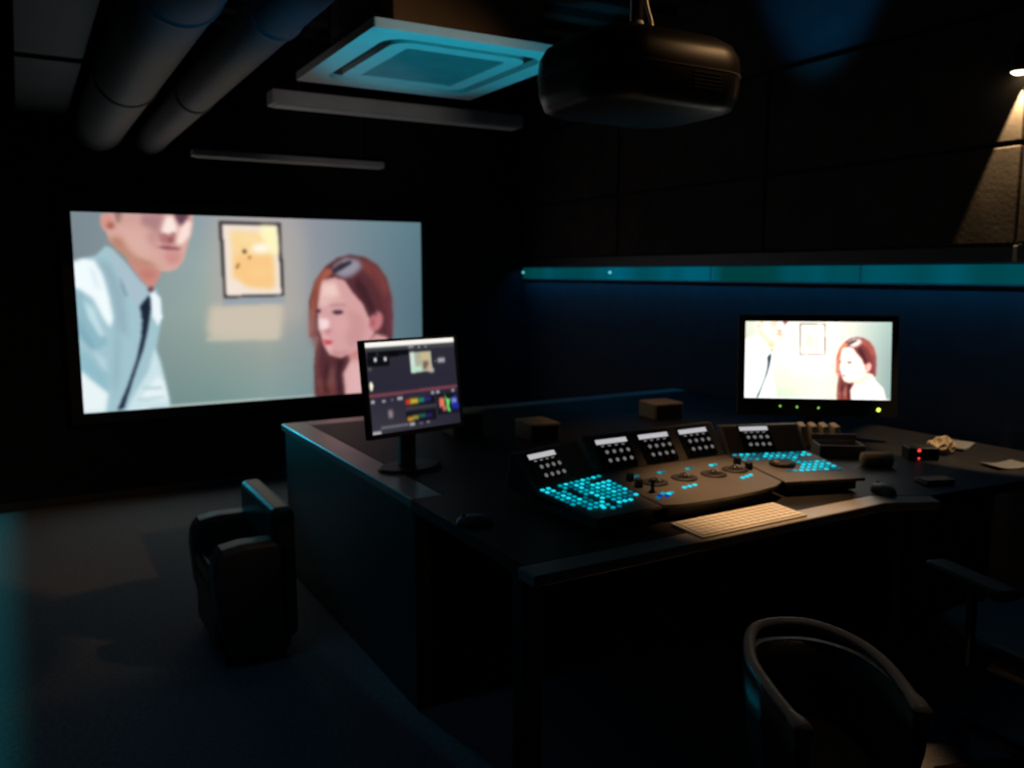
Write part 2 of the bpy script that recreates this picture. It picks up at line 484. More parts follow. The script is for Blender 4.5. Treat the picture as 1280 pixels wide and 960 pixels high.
SCENE_SHAPES = [
    ([(.354,.006), (.607,.009), (.62,.114), (.611,.563), (.339,.592), (.339,.25)], (178, 172, 165), 8,.55),
    ([(.341,.472), (.522,.465), (.549,.479), (.539,.659), (.336,.651), (.328,.588)], (208, 196, 176), 4,.9),
    ([(.326,.64), (.532,.645), (.531,.662), (.326,.658)], (215, 205, 180), 2,.6),
    ([(.205,.987), (.79,.996), (.993,.993), (.993, 1.013), (.205, 1.004)], (185, 198, 192), 1,.9),
    ([(.376,.429), (.553,.423), (.555,.462), (.375,.47)], (150, 162, 172), 2,.95),
    ([(.374,.024), (.551,.026), (.554,.425), (.379,.432)], (58, 52, 54), 1, 1),
    ([(.384,.042), (.54,.042), (.546,.413), (.387,.419)], (243, 228, 215), 1, 1),
    ([(.404,.071), (.491,.078), (.529,.096), (.528,.348), (.511,.389), (.453,.371), (.408,.32), (.407,.186)], (250, 215, 150), 3,.95),
    ([(.414,.202), (.521,.2), (.526,.381), (.447,.371), (.409,.314)], (250, 200, 135), 3,.9),
    ([(.495,.038), (.539,.044), (.542,.194), (.518,.194), (.488,.087)], (255, 250, 195), 3,.9),
    ([(.517,.164), (.514,.176), (.506,.186), (.495,.191), (.483,.191), (.472,.186), (.464,.177), (.462,.166), (.465,.154), (.473,.144), (.484,.139), (.496,.138), (.507,.143), (.514,.152)], (255, 250, 232), 3, 1),
    ([(.45,.182), (.449,.187), (.447,.19), (.444,.193), (.441,.193), (.438,.191), (.437,.187), (.436,.182), (.437,.178), (.439,.174), (.441,.172), (.445,.172), (.447,.174), (.449,.177)], (95, 62, 38), 1, 1),
    ([(.461,.207), (.462,.21), (.461,.214), (.46,.218), (.458,.221), (.455,.223), (.453,.223), (.452,.221), (.451,.218), (.452,.214), (.453,.21), (.455,.207), (.457,.205), (.459,.205)], (150, 105, 70), 1,.9),
    ([(.425,.264), (.423,.27), (.421,.275), (.419,.276), (.417,.275), (.416,.271), (.417,.264), (.418,.257), (.421,.251), (.423,.246), (.425,.244), (.427,.246), (.427,.25), (.427,.256)], (150, 92, 52), 1,.9),
    ([(-.009,.197), (-.0,.244), (.021,.227), (.054,.21), (.079,.161), (.096,.176), (.13,.255), (.158,.341), (.179,.378), (.199,.376), (.21,.442), (.21,.53), (.199,.618), (.19,.693), (.201,.758), (.206,.835), (.214,.94), (.219,.999), (-.004, 1.003), (-.036, 1.004)], (162, 196, 206), 1, 1),
    ([(-.01,.22), (-.0,.242), (.021,.227), (.053,.236), (.071,.316), (.081,.413), (.089,.524), (.078,.572), (.062,.522), (.041,.424), (.008,.375), (-.015,.375)], (242, 252, 255), 2, 1),
    ([(.048,.219), (.088,.255), (.117,.402), (.122,.625), (.093,.573), (.083,.401), (.069,.291)], (146, 176, 188), 3,.9),
    ([(.001,.375), (.024,.424), (.049,.546), (.07,.652), (.039,.686), (.001,.616)], (140, 182, 196), 2,.9),
    ([(.015,.423), (.04,.473), (.062,.608), (.053,.62), (.026,.521)], (205, 232, 238), 2,.8),
    ([(-.002,.677), (.026,.716), (.065,.819), (.062,.906), (.028,.852), (-.001,.781)], (140, 186, 200), 3,.8),
    ([(-.002,.781), (.034,.853), (.063,.907), (.054,.999), (-.005,.996)], (232, 244, 246), 2, 1),
    ([(.082,.166), (.179,.381), (.16,.44), (.148,.462), (.11,.328)], (170, 192, 204), 1, 1),
    ([(.109,.316), (.118,.359), (.127,.414), (.119,.414), (.11,.365)], (125, 150, 165), 1,.8),
    ([(.189,.385), (.209,.429), (.21,.53), (.198,.57), (.185,.516), (.182,.418)], (238, 247, 252), 1, 1),
    ([(.187,.68), (.206,.835), (.219,.999), (.105, 1.001), (.129,.915), (.167,.805)], (205, 228, 234), 2, 1),
    ([(.191,.834), (.207,.861), (.216,.966), (.147,.943), (.154,.906)], (236, 246, 248), 2,.8),
    ([(.181,.408), (.184,.466), (.173,.578), (.157,.69), (.132,.814), (.099,.99), (.083,.995), (.112,.875), (.139,.739), (.154,.627), (.159,.54), (.155,.465)], (28, 38, 56), 1, 1),
    ([(.127,.219), (.214,.279), (.213,.308), (.196,.36), (.184,.376), (.167,.343), (.138,.264)], (205, 138, 128), 1, 1),
    ([(.073,.005), (.306,-.006), (.304,.047), (.295,.113), (.286,.165), (.276,.23), (.257,.276), (.233,.292), (.214,.288), (.188,.275), (.163,.257), (.136,.229), (.109,.182), (.089,.142), (.082,.096), (.075,.078), (.07,.041)], (216, 168, 158), 1, 1),
    ([(.089,.12), (.12,.119), (.146,.194), (.189,.244), (.214,.282), (.188,.275), (.16,.257), (.136,.231), (.109,.185), (.089,.145)], (176, 122, 98), 3,.8),
    ([(.105,-.004), (.124,.001), (.119,.044), (.11,.051)], (125, 88, 84), 2,.8),
    ([(.101,.042), (.099,.059), (.095,.073), (.088,.08), (.081,.081), (.075,.074), (.071,.06), (.07,.044), (.072,.027), (.077,.014), (.083,.006), (.09,.006), (.096,.013), (.1,.026)], (214, 150, 138), 1, 1),
    ([(.103,.069), (.101,.075), (.097,.079), (.093,.08), (.089,.077), (.086,.071), (.085,.064), (.085,.056), (.087,.05), (.091,.046), (.095,.045), (.099,.048), (.102,.054), (.104,.061)], (158, 88, 72), 2,.9),
    ([(.171,.003), (.228,-.001), (.22,.052), (.213,.103), (.194,.072), (.169,.054)], (170, 125, 128), 3,.9),
    ([(.254,-.003), (.294,-.0), (.288,.039), (.273,.055), (.262,.03)], (92, 62, 76), 2,.95),
    ([(.235,.01), (.253,.008), (.263,.075), (.253,.094), (.227,.106), (.22,.084)], (252, 232, 225), 2, 1),
    ([(.289,.022), (.301,.035), (.295,.103), (.272,.152), (.257,.143), (.269,.072)], (252, 225, 218), 2, 1),
    ([(.216,.084), (.227,.102), (.253,.098), (.255,.114), (.252,.15), (.218,.147), (.212,.109)], (172, 108, 112), 2,.85),
    ([(.204,.165), (.231,.157), (.27,.168), (.264,.18), (.233,.18)], (142, 78, 90), 1,.95),
    ([(.223,.195), (.269,.185), (.264,.243), (.234,.256)], (205, 135, 132), 3,.8),
    ([(.194,.382), (.193,.388), (.19,.393), (.187,.396), (.183,.396), (.18,.393), (.178,.388), (.177,.382), (.178,.376), (.18,.371), (.184,.368), (.188,.368), (.191,.371), (.193,.376)], (110, 50, 70), 1,.9),
    ([(.627,.659), (.629,.452), (.648,.345), (.683,.26), (.721,.212), (.762,.193), (.809,.207), (.85,.252), (.88,.329), (.895,.432), (.898,.545), (.895,.688), (.866,.752), (.811,.804), (.748,.854), (.735, 1.012), (.638,.999), (.638,.934), (.638,.824), (.644,.733), (.654,.661)], (86, 46, 52), 1, 1),
    ([(.63,.533), (.634,.452), (.649,.345), (.683,.269), (.713,.282), (.684,.336), (.661,.417), (.647,.515), (.64,.624), (.625,.659)], (176, 98, 76), 2,.9),
    ([(.627,.515), (.637,.515), (.645,.624), (.634,.687), (.623,.641)], (168, 130, 135), 4,.6),
    ([(.798,.209), (.85,.259), (.879,.333), (.894,.432), (.869,.431), (.839,.337), (.797,.273)], (135, 70, 64), 4,.8),
    ([(.88,.431), (.899,.441), (.897,.678), (.883,.677)], (120, 58, 72), 3,.7),
    ([(.708,.255), (.747,.21), (.79,.223), (.8,.264), (.771,.311), (.74,.329), (.712,.305)], (156, 156, 172), 3,.9),
    ([(.703,.282), (.727,.246), (.762,.226), (.768,.242), (.73,.284), (.707,.305)], (46, 42, 52), 1,.95),
    ([(.64,.925), (.675,.883), (.71,.934), (.704, 1.003), (.643,.995)], (120, 66, 60), 4,.7),
    ([(.687,.82), (.706,.859), (.7,.951), (.682,.931)], (140, 95, 90), 4,.6),
    ([(.744,.751), (.791,.727), (.84,.655), (.877,.677), (.893,.754), (.947,.856), (.973, 1.04), (.735, 1.008), (.729,.88), (.754,.799)], (222, 172, 172), 2, 1),
    ([(.744,.742), (.791,.736), (.834,.674), (.877,.715), (.79,.802), (.748,.798)], (190, 120, 118), 4,.8),
    ([(.669,.341), (.71,.324), (.742,.341), (.767,.41), (.8,.48), (.815,.546), (.833,.599), (.835,.655), (.807,.71), (.762,.757), (.723,.788), (.687,.766), (.671,.71), (.663,.662), (.655,.616), (.655,.552), (.652,.507), (.66,.426)], (214, 162, 162), 1, 1),
    ([(.669,.359), (.712,.35), (.726,.428), (.687,.472), (.662,.489)], (242, 208, 198), 3,.9),
    ([(.656,.552), (.688,.563), (.69,.618), (.657,.62)], (248, 220, 222), 2,.95),
    ([(.665,.625), (.679,.663), (.698,.756), (.688,.755), (.671,.699)], (240, 200, 195), 3,.7),
    ([(.863,.594), (.857,.618), (.848,.636), (.837,.643), (.827,.637), (.821,.621), (.818,.598), (.82,.571), (.827,.546), (.836,.529), (.847,.522), (.856,.527), (.863,.543), (.866,.567)], (200, 124, 130), 2,.95),
    ([(.838,.593), (.835,.605), (.832,.613), (.828,.616), (.824,.614), (.821,.607), (.821,.597), (.822,.585), (.825,.573), (.828,.565), (.833,.562), (.836,.564), (.839,.571), (.839,.581)], (165, 85, 90), 2,.8),
    ([(.736,.523), (.734,.529), (.729,.533), (.722,.535), (.713,.535), (.706,.532), (.701,.527), (.699,.521), (.701,.516), (.706,.512), (.714,.51), (.722,.51), (.729,.513), (.734,.517)], (88, 58, 72), 1,.95),
    ([(.664,.513), (.664,.518), (.661,.522), (.658,.524), (.655,.524), (.651,.521), (.649,.517), (.649,.512), (.649,.507), (.652,.503), (.655,.501), (.658,.501), (.662,.503), (.664,.508)], (92, 56, 66), 1,.95),
    ([(.692,.474), (.748,.474), (.748,.485), (.694,.485)], (150, 108, 112), 2,.9),
    ([(.666,.673), (.7,.686), (.694,.706), (.676,.71)], (216, 88, 98), 1, 1),
    ([(0.668, 0.426), (0.662, 0.48), (0.692, 0.467), (0.738, 0.469), (0.758, 0.502), (0.743, 0.455), (0.713, 0.427)], (222, 176, 170), 3, 0.7),
    ([(0.742, 0.501), (0.794, 0.54), (0.809, 0.616), (0.792, 0.699), (0.754, 0.743), (0.74, 0.667), (0.757, 0.585)], (200, 142, 144), 4, 0.7),
    ([(0.704, 0.545), (0.742, 0.547), (0.751, 0.612), (0.72, 0.647), (0.698, 0.609)], (222, 165, 168), 3, 0.6),
    ([(0.688, 0.737), (0.723, 0.749), (0.754, 0.743), (0.738, 0.774), (0.703, 0.775)], (190, 130, 130), 2, 0.6),
    ([(0.688, 0.608), (0.697, 0.614), (0.693, 0.645), (0.679, 0.652), (0.67, 0.626)], (198, 130, 134), 1, 0.7),
    ([(0.707, 0.516), (0.73, 0.515), (0.732, 0.528), (0.709, 0.531)], (48, 34, 48), 1, 0.8),
    ([(0.652, 0.507), (0.663, 0.506), (0.662, 0.516), (0.653, 0.518)], (52, 36, 48), 1, 0.8),
    ([(0.677, 0.69), (0.697, 0.692), (0.696, 0.697), (0.677, 0.696)], (150, 50, 66), 1, 0.7),
    ([(0.647, 0.697), (0.658, 0.734), (0.65, 0.825), (0.654, 0.936), (0.645, 0.935), (0.642, 0.825)], (128, 78, 72), 2, 0.7),
    ([(0.677, 0.791), (0.686, 0.829), (0.675, 0.939), (0.686, 0.992), (0.666, 0.989), (0.665, 0.882)], (58, 30, 38), 2, 0.7),
    ([(0.712, 0.795), (0.733, 0.797), (0.721, 0.889), (0.727, 0.997), (0.709, 0.995), (0.706, 0.887)], (50, 28, 36), 2, 0.7),
    ([(0.781, 0.319), (0.812, 0.383), (0.831, 0.477), (0.847, 0.552), (0.831, 0.542), (0.805, 0.467), (0.775, 0.383)], (56, 30, 38), 2, 0.7),
    ([(0.814, 0.236), (0.85, 0.3), (0.87, 0.394), (0.879, 0.507), (0.869, 0.506), (0.856, 0.403), (0.833, 0.319)], (110, 54, 56), 2, 0.7),
    ([(0.641, 0.425), (0.657, 0.354), (0.675, 0.309), (0.659, 0.39), (0.65, 0.462), (0.644, 0.533)], (120, 60, 52), 2, 0.7),
    ([(0.753, 0.836), (0.8, 0.831), (0.804, 0.993), (0.751, 0.986)], (226, 180, 182), 3, 0.7),
    ([(0.121, 0.075), (0.168, 0.092), (0.191, 0.167), (0.19, 0.225), (0.155, 0.225), (0.128, 0.169)], (222, 178, 166), 4, 0.7),
    ([(0.194, 0.072), (0.213, 0.097), (0.208, 0.148), (0.195, 0.167), (0.183, 0.117)], (190, 140, 138), 3, 0.7),
    ([(0.114, 0.014), (0.171, 0.004), (0.163, 0.042), (0.122, 0.057)], (204, 158, 150), 3, 0.7),
    ([(0.235, 0.115), (0.251, 0.114), (0.249, 0.14), (0.237, 0.144)], (140, 80, 88), 1, 0.7),
    ([(0.224, 0.091), (0.232, 0.099), (0.235, 0.105), (0.228, 0.106)], (120, 66, 70), 1, 0.8),
    ([(0.249, 0.09), (0.255, 0.092), (0.256, 0.104), (0.25, 0.105)], (120, 66, 70), 1, 0.8),
    ([(0.163, 0.283), (0.201, 0.292), (0.197, 0.321), (0.18, 0.334), (0.159, 0.308)], (188, 120, 108), 2, 0.7),
    ([(-0.005, 0.495), (0.013, 0.568), (0.039, 0.668), (0.027, 0.679), (0.006, 0.617), (-0.006, 0.567)], (120, 165, 182), 2, 0.6),
    ([(0.092, 0.524), (0.103, 0.648), (0.095, 0.823), (0.076, 0.946), (0.074, 0.82), (0.084, 0.672)], (140, 176, 188), 3, 0.6),
    ([(0.033, 0.68), (0.061, 0.732), (0.064, 0.794), (0.048, 0.768)], (190, 220, 226), 2, 0.7),
    ([(0.149, 0.88), (0.199, 0.886), (0.202, 0.902), (0.151, 0.903)], (176, 205, 212), 1, 0.7),
    ([(0.134, 0.942), (0.204, 0.936), (0.207, 0.952), (0.134, 0.961)], (180, 208, 214), 1, 0.6),
    ([(0.035, 0.256), (0.051, 0.291), (0.06, 0.376), (0.054, 0.388), (0.041, 0.328)], (215, 232, 240), 2, 0.7),
    ([(0.431, 0.094), (0.482, 0.092), (0.478, 0.13), (0.435, 0.137)], (252, 226, 170), 3, 0.7),
    ([(0.455, 0.271), (0.514, 0.26), (0.515, 0.315), (0.46, 0.325)], (252, 208, 142), 3, 0.7),
    ([(0.629, 0.515), (0.642, 0.515), (0.652, 0.624), (0.659, 0.698), (0.644, 0.738), (0.631, 0.659)], (138, 88, 86), 3, .85),
]


PW, PH = 430, 231
BG = [[(124, 138, 146), (132, 148, 156), (146, 160, 168), (172, 166, 170), (140, 146, 156), (112, 136, 146), (92, 124, 134)],
      [(120, 136, 142), (136, 154, 158), (152, 170, 168), (176, 172, 170), (142, 148, 156), (110, 132, 142), (88, 118, 130)],
      [(122, 140, 144), (138, 158, 156), (152, 168, 162), (186, 178, 168), (140, 148, 152), (108, 130, 140), (84, 112, 124)],
      [(120, 140, 144), (126, 148, 146), (136, 156, 150), (150, 160, 154), (134, 150, 152), (106, 130, 138), (82, 110, 122)],
      [(110, 135, 140), (112, 140, 140), (116, 146, 142), (130, 156, 154), (122, 146, 150), (102, 128, 136), (80, 108, 120)]]
big = blur(paint(control_base(BG, PW, PH), SCENE_SHAPES, PW, PH), 2)

# the reference monitor shows the same shot, brighter and washed out
g = big[::2, ::2]
lum = g.mean(axis=2, keepdims=True)
g = lum + (g - lum) * 0.85
ref = np.clip((g - 0.20) * 1.9 + 0.24, 0, 1.25)
lum = ref.mean(axis=2, keepdims=True)
ref = np.clip((lum + (ref - lum) * 0.8) * np.array([1.08, 0.99, 0.88]), 0, 1)
ref = blur(ref, 1)

# ------------------------------------------------------------------ the room shell
X0, X1, Y0, Y1, ZC = -0.5, 3.6, -1.6, 6.0, 3.1
struct('floor', B(X0 - .1, X1 + .1, Y0 - .1, Y1 + .1, -.1, 0), 'carpet')
bm = B(X0 - .1, X1 + .1, Y0 - .1, Y1 + .1, ZC, ZC + .1)
yy = Y0 + .1
while yy < Y1 - .15:                                    # corrugated deck: ribs across the room
    box(bm, X0, X1, yy, yy + .12, ZC - .05, ZC)
    yy += .30
struct('ceiling', bm, 'ceil')
struct('wall_far', B(X0 - .1, X1 + .1, Y1, Y1 + .1, 0, ZC), 'wall')
struct('wall_back', B(X0 - .1, X1 + .1, Y0 - .1, Y0, 0, ZC), 'wall')
struct('wall_left', B(X0 - .1, X0, Y0, Y1, 0, ZC), 'wall')
struct('wall_right', B(X1, X1 + .1, Y0, Y1, 0, ZC), 'wall_low')
struct('baseboard_far', B(X0, 3.58, Y1 - .018, Y1, 0, .055), 'trim', bevel=.004)
struct('baseboard_right', B(3.582, X1, Y0, Y1, 0, .055), 'trim', bevel=.004)
# lit recess: ledge under and above it on the right wall
struct('trim_1', B(3.566, X1, Y0, 5.98, 1.526, 1.60), 'trim', bevel=.006)

# fabric panels over the light recess, each liftable
panels = [(-1.5, .72), (.735, 1.990), (2.004, 3.36), (3.375, 4.68), (4.695, 5.98)]
for i, (a, b) in enumerate(panels):
    for j, (za, zb) in enumerate([(1.605, 2.006), (2.020, 2.55)]):
        o = obj('acoustic_panel', B(3.558, 3.599, a, b, za, zb), 'wall_brown', bevel=.008)
        if b < 1.0:
            lab = ('upper' if j else 'lower') + ' brown fabric wall panel outside the right edge of view'
            if i == 0:
                bpy.data.objects.remove(o)
                continue
        where = ['', 'cut by the right picture edge', 'lit by the warm wall spotlight', 'second panel left of the wall spotlight', 'beside the dark far corner'][i]
        tag(o, ('upper' if j else 'lower') + ' brown fabric wall panel above the teal strip, ' + where, 'wall panel',
            'fabric panels on the right wall')

# ------------------------------------------------------------------ led light strip on the right wall
t = thing('led_light_strip', 'long horizontal teal glowing light strip on the right wall', 'light strip', (3.6, 3.75, 1.438))
obj('diffuser', B(-.014, -.002, -2.9, 2.24, 0, .084), 'strip', t)
obj('lip', B(-.022, -.002, -2.9, 2.24, -.008, -.001), 'trim', t)
for y in (2.235, 1.05, .05, -1.0):
    obj('end_clip' if y > 2 else 'clip', B(-.020, -.014, y - .012, y + .012, .040, .058) if y > 1 else B(-.017, -.014, y - .004, y + .004, 0, .084),
        'led_dot' if y > 1 else 'trim', t)

# ------------------------------------------------------------------ projection screen
t = thing('projection_screen', 'large glowing wide screen on the far wall showing a man and a woman', 'screen', (1.475, 5.955, 0.5935))
SWm, SHm = 2.36, 1.2675
picture('picture', big, SWm, SHm, 'pic_big', t, y=0.0)
bm = bmesh.new()
for a in [(-SWm / 2 - .07, -SWm / 2, -.02, .045, -.07, SHm + .07), (SWm / 2, SWm / 2 + .07, -.02, .045, -.07, SHm + .07),
          (-SWm / 2, SWm / 2, -.02, .045, -.07, 0), (-SWm / 2, SWm / 2, -.02, .045, SHm, SHm + .07)]:
    box(bm, *a)
obj('frame', bm, 'black', t)
obj('back_panel', B(-SWm / 2, SWm / 2, .012, .044, 0, SHm), 'black', t)

# ------------------------------------------------------------------ desk
t = thing('grading_desk', 'large black control desk with grey border and tall side panel', 'desk', (1.04, 1.68, 0))
def D(*a):
    return B(a[0] - 1.04, a[1] - 1.04, a[2] - 1.68, a[3] - 1.68, a[4], a[5])
obj('desktop', prism([(0.02, .085), (1.36, .085), (1.55, -.02), (2.53, -.10), (2.53, 2.293), (0.141, 2.293), (0.141, 0.806), (0.02, .806)], .715, .75), 'desk', t)
obj('side_panel', D(1.078, 1.138, 2.50, 4.08, .0, .714), 'panel', t, bevel=.004)
obj('left_border', D(1.064, 1.178, 2.49, 4.09, .716, .7501), 'rim', t, bevel=.004)
obj('back_border', D(1.180, 3.58, 3.975, 4.09, .716, .7501), 'rim', t, bevel=.004)
obj('front_border', prism([(0.0, .0), (1.33, .0), (1.50, -.085), (1.54, -.02), (1.36, .083), (0.0, .083)], .72, .7501), 'rim', t, bevel=.004)
obj('back_panel', D(1.14, 3.57, 4.01, 4.07, .0, .714), 'panel', t)
obj('drawer_unit', D(3.0, 3.56, 2.0, 3.2, .03, .713), 'desk', t, bevel=.004)
for x, y in ((1.08, 1.80),):
    obj('leg', D(x, x + .06, y, y + .06, 0, .714), 'desk', t, bevel=.004)
obj('leg', D(2.60, 2.66, 1.80, 1.86, 0, .714), 'desk', t, bevel=.004)


# ------------------------------------------------------------------ monitors
def monitor(name, label, x, y, z, w_, h_, rotz, tilt, img, pm, base_z, bez, bottom, leds=()):
    """screen centre-bottom at x,y,z; faces local -Y"""
    t = thing(name, label, 'monitor', (x, y, base_z), rotz)
    R = Matrix.Translation((0, 0, z - base_z)) @ Matrix.Rotation(-tilt, 4, 'X')
    rot = (-tilt, 0, 0)
    loc = (0, 0, z - base_z)
    bm = bmesh.new()
    for a in [(-w_ / 2 - bez, -w_ / 2, -.006, .03, -bottom, h_ + bez), (w_ / 2, w_ / 2 + bez, -.006, .03, -bottom, h_ + bez),
              (-w_ / 2, w_ / 2, -.006, .03, -bottom, 0), (-w_ / 2, w_ / 2, -.006, .03, h_, h_ + bez)]:
        box(bm, *a)
    obj('bezel', bm, 'black', t, loc=loc, rot=rot)
    bm = prism([(-w_ / 2 - bez + .01, .03), (w_ / 2 + bez - .01, .03), (w_ / 2 - .03, .062), (-w_ / 2 + .03, .062)], -bottom + .01, h_ + bez - .01)
    box(bm, -w_ / 2, w_ / 2, .004, .03, 0, h_)
    obj('back_cover', bm, 'black', t, loc=loc, rot=rot)
    p = picture('picture', img, w_, h_, pm, t)
    p.location = loc
    p.rotation_euler = rot
    obj('stand', prism([(-.035, .065), (.035, .065), (.03, .095), (-.03, .095)], .012, z - base_z + h_ * .45), 'black', t, bevel=.004)
    obj('base', lathe([(.13, 0), (.13, .008), (.12, .012)], 36, None, Matrix.Translation((0, .06, 0)), 1, .75), 'black', t)
    for lx, lz, m_, r in leds:
        b = lathe([(r, 0), (r * .8, r * .6), (0, r * .8)], 10, None, Matrix.Rotation(math.radians(90), 4, 'X'))
        q = obj('indicator_dot', b, m_, t, True)
        q.matrix_local = R @ Matrix.Translation((lx, -.006, lz))
    return t


UI_W, UI_H = 200, 136
base = control_base([[(46, 44, 54)] * 2, [(42, 40, 54)] * 2, [(58, 57, 66), (40, 38, 50)]], UI_W, UI_H)
def rc(u0, v0, u1, v1, rgb, s=1, a=1.0):
    return ([(u0, v0), (u1, v0), (u1, v1), (u0, v1)], rgb, s, a)
ui = [rc(-.1, .06, 1.1, .105, (70, 74, 72), 1, .7), rc(.03, .10, .47, .16, (14, 14, 18)), rc(.02, .16, .25, .26, (12, 14, 18)),
      rc(.12, .10, .14, .16, (44, 42, 52)), rc(.25, .11, .36, .165, (10, 10, 14)),
      rc(-.1, -.1, 1.1, .055, (252, 250, 242)),
      rc(.478, .134, .722, .366, (172, 176, 152)), rc(.478, .134, .53, .366, (205, 225, 212), 2), rc(.60, .15, .70, .24, (205, 182, 140), 2),
      rc(.49, .30, .60, .36, (190, 225, 205), 2), rc(.62, .25, .68, .34, (120, 96, 84), 2), rc(.66, .30, .72, .36, (205, 165, 140), 2), rc(.68, .34, .74, .385, (185, 178, 170), 2),
      rc(.09, .17, .12, .21, (215, 218, 220), 1), rc(.195, .17, .225, .21, (215, 218, 220), 1),
      rc(.79, .225, .875, .275, (170, 172, 178), 2), rc(.75, .245, .775, .265, (120, 122, 128)),
      ([(.015, .47), (.025, .425), (.045, .425), (.06, .47), (.045, .52), (.025, .52)], (250, 248, 215), 1, 1),
      rc(.02, .27, .06, .30, (110, 112, 112), 2, .8), rc(.47, .055, .53, .085, (150, 150, 150)), rc(.58, .07, .60, .09, (180, 185, 180)), rc(.65, .07, .68, .09, (120, 150, 130)),
      ([(.0, .56), (1, .552), (1, .585), (.0, .597)], (122, 62, 76), 1, 1),
      rc(.02, .625, .06, .665, (165, 168, 172)), rc(.135, .635, .175, .665, (150, 152, 156)), rc(.23, .63, .26, .655, (100, 100, 108)), rc(.30, .62, .36, .655, (165, 166, 172)),
      rc(.68, .60, .72, .63, (150, 150, 160)), rc(.74, .60, .78, .63, (160, 160, 168)), rc(.92, .60, .96, .63, (140, 140, 148)),
      rc(.38, .645, .72, .74, (22, 20, 30)), rc(.385, .655, .45, .72, (190, 62, 44), 2), rc(.44, .655, .53, .715, (196, 176, 52), 2), rc(.53, .655, .60, .71, (40, 130, 110), 2), rc(.60, .655, .67, .70, (48, 40, 130), 2),
      rc(.38, .755, .74, .77, (78, 76, 84), 1, .8),
      rc(.38, .80, .72, .92, (20, 20, 28)), rc(.39, .855, .46, .905, (196, 140, 50), 2), rc(.45, .845, .52, .895, (160, 150, 60), 2), rc(.52, .84, .60, .88, (36, 110, 84), 2), rc(.60, .85, .67, .885, (40, 34, 110), 2),
      rc(.74, .64, 1.0, .88, (20, 22, 34)), rc(.765, .685, .83, .80, (232, 120, 92), 2), rc(.80, .78, .85, .84, (200, 110, 90), 2),
      ([(.835, .64), (.86, .70), (.90, .71), (.88, .79), (.90, .86), (.86, .85), (.85, .76)], (100, 220, 100), 1, 1),
      rc(.91, .70, .975, .78, (120, 135, 215), 2), rc(.91, .76, 1.0, .83, (34, 40, 150), 2), rc(.95, .66, .97, .70, (40, 44, 170), 1),
      rc(.19, .755, .24, .84, (140, 120, 128), 2), rc(.25, .78, .27, .82, (50, 60, 62), 1),
      rc(.10, .925, .40, .952, (112, 110, 116)), rc(.41, .925, .47, .96, (160, 160, 168)), rc(.52, .93, .56, .96, (90, 80, 130)), rc(.60, .93, .64, .955, (130, 128, 136)),
      rc(-.05, .97, .10, 1.05, (168, 168, 172), 1)]
for k in range(16):
    ui.append(rc(.11 + k * .018, .93, .118 + k * .018, .95, (70, 70, 76), 1, .8))
ui_img = blur(paint(base, ui, UI_W, UI_H), 1)

monitor('computer_monitor', 'thin black monitor showing grading software windows, before the large screen',
        1.249, 2.848, .910, .40, .331, .1956, .13, ui_img, 'pic_ui', .75, .010, .018)
monitor('reference_monitor', 'wide black studio monitor showing the bright overexposed picture by right wall',
        2.992, 2.486, .937, .62, .339, -.6523, .119, ref, 'pic_ref', .75, .028, .075,
        [(-.155, -.034, 'led_green', .0045), (-.083, -.037, 'led_green', .0045), (.008, -.039, 'led_green', .0045), (.26, -.043, 'led_yellow', .0085)])


# ------------------------------------------------------------------ the grading console: three panels
def inset(pts, d, z0, z1):
    cx = sum(p[0] for p in pts) / len(pts)
    cy = sum(p[1] for p in pts) / len(pts)
    out = []
    for x, y in pts:
        L = math.hypot(x - cx, y - cy)
        out.append((cx + (x - cx) * (1 - d / L), cy + (y - cy) * (1 - d / L)))
    return prism(out, z0, z1)


def key_grid(parent, corners, us, vs, skip, zc, key_src):
    """small round keys on the quadrilateral corners = BL, BR, FR, FL (back-left...)"""
    BL, BR, FR, FL = [Vector((*c, 0)) for c in corners]
    n = 0
    for v in vs:
        for u in us:
            if skip(u, v):
                continue
            p = (BL.lerp(BR, u)).lerp(FL.lerp(FR, u), v)
            r = random.random()
            k = 0 if r < .35 else (1 if r < .82 else 2)
            src = key_src[k]
            z = zc(v)
            c = src.copy()
            COL.objects.link(c)
            c.parent = parent
            c.location = (p.x, p.y, z)
            n += 1
    return n


def key_proto(parent, m):
    bm = prism([(-.0060, -.0065), (.0060, -.0065), (.0060, .0065), (-.0060, .0065)], 0, .005)
    return obj('key', bm, m, parent, bevel=.0015, seg=1)


def lcd_block(parent, O, ux, up, nrm, w_, rows=2):
    """a display with a bright band over rows of rotary knobs, on a slanted face; O = lower-left corner"""
    def mt(a, b, c=0):
        return Matrix(((ux.x, up.x, nrm.x, O.x + ux.x * a + up.x * b + nrm.x * c),
                       (ux.y, up.y, nrm.y, O.y + ux.y * a + up.y * b + nrm.y * c),
                       (ux.z, up.z, nrm.z, O.z + ux.z * a + up.z * b + nrm.z * c), (0, 0, 0, 1)))
    d = obj('display', B(0, w_, 0, .118, 0, .003, mtx=mt(0, 0, .0005)), 'lcd', parent)
    obj('display_band', B(.006, w_ - .006, .092, .110, 0, .001, mtx=mt(0, 0, .0037)), 'lcd_text', d)
    n = 4
    for k in range(n):
        a = .014 + (w_ - .028) * (k + .5) / n
        obj('display_label', B(-.006, .006, 0, .005, 0, .001, mtx=mt(a, .082, .0037)), 'lcd_grey', d)
    for r in range(rows):
        for k in range(n):
            a = .012 + (w_ - .024) * (k + .5) / n
            b = .055 - r * .032
            kb = lathe([(.0085, 0), (.0080, .012), (.0060, .014)], 14, None, mt(a, b, .003))
            kn = obj('knob', kb, 'console_dark', parent, False)
            obj('knob_cap', lathe([(.0072, 0), (.0066, .001)], 12, None, mt(a, b, .0172)), 'lcd_grey', kn)
    return d


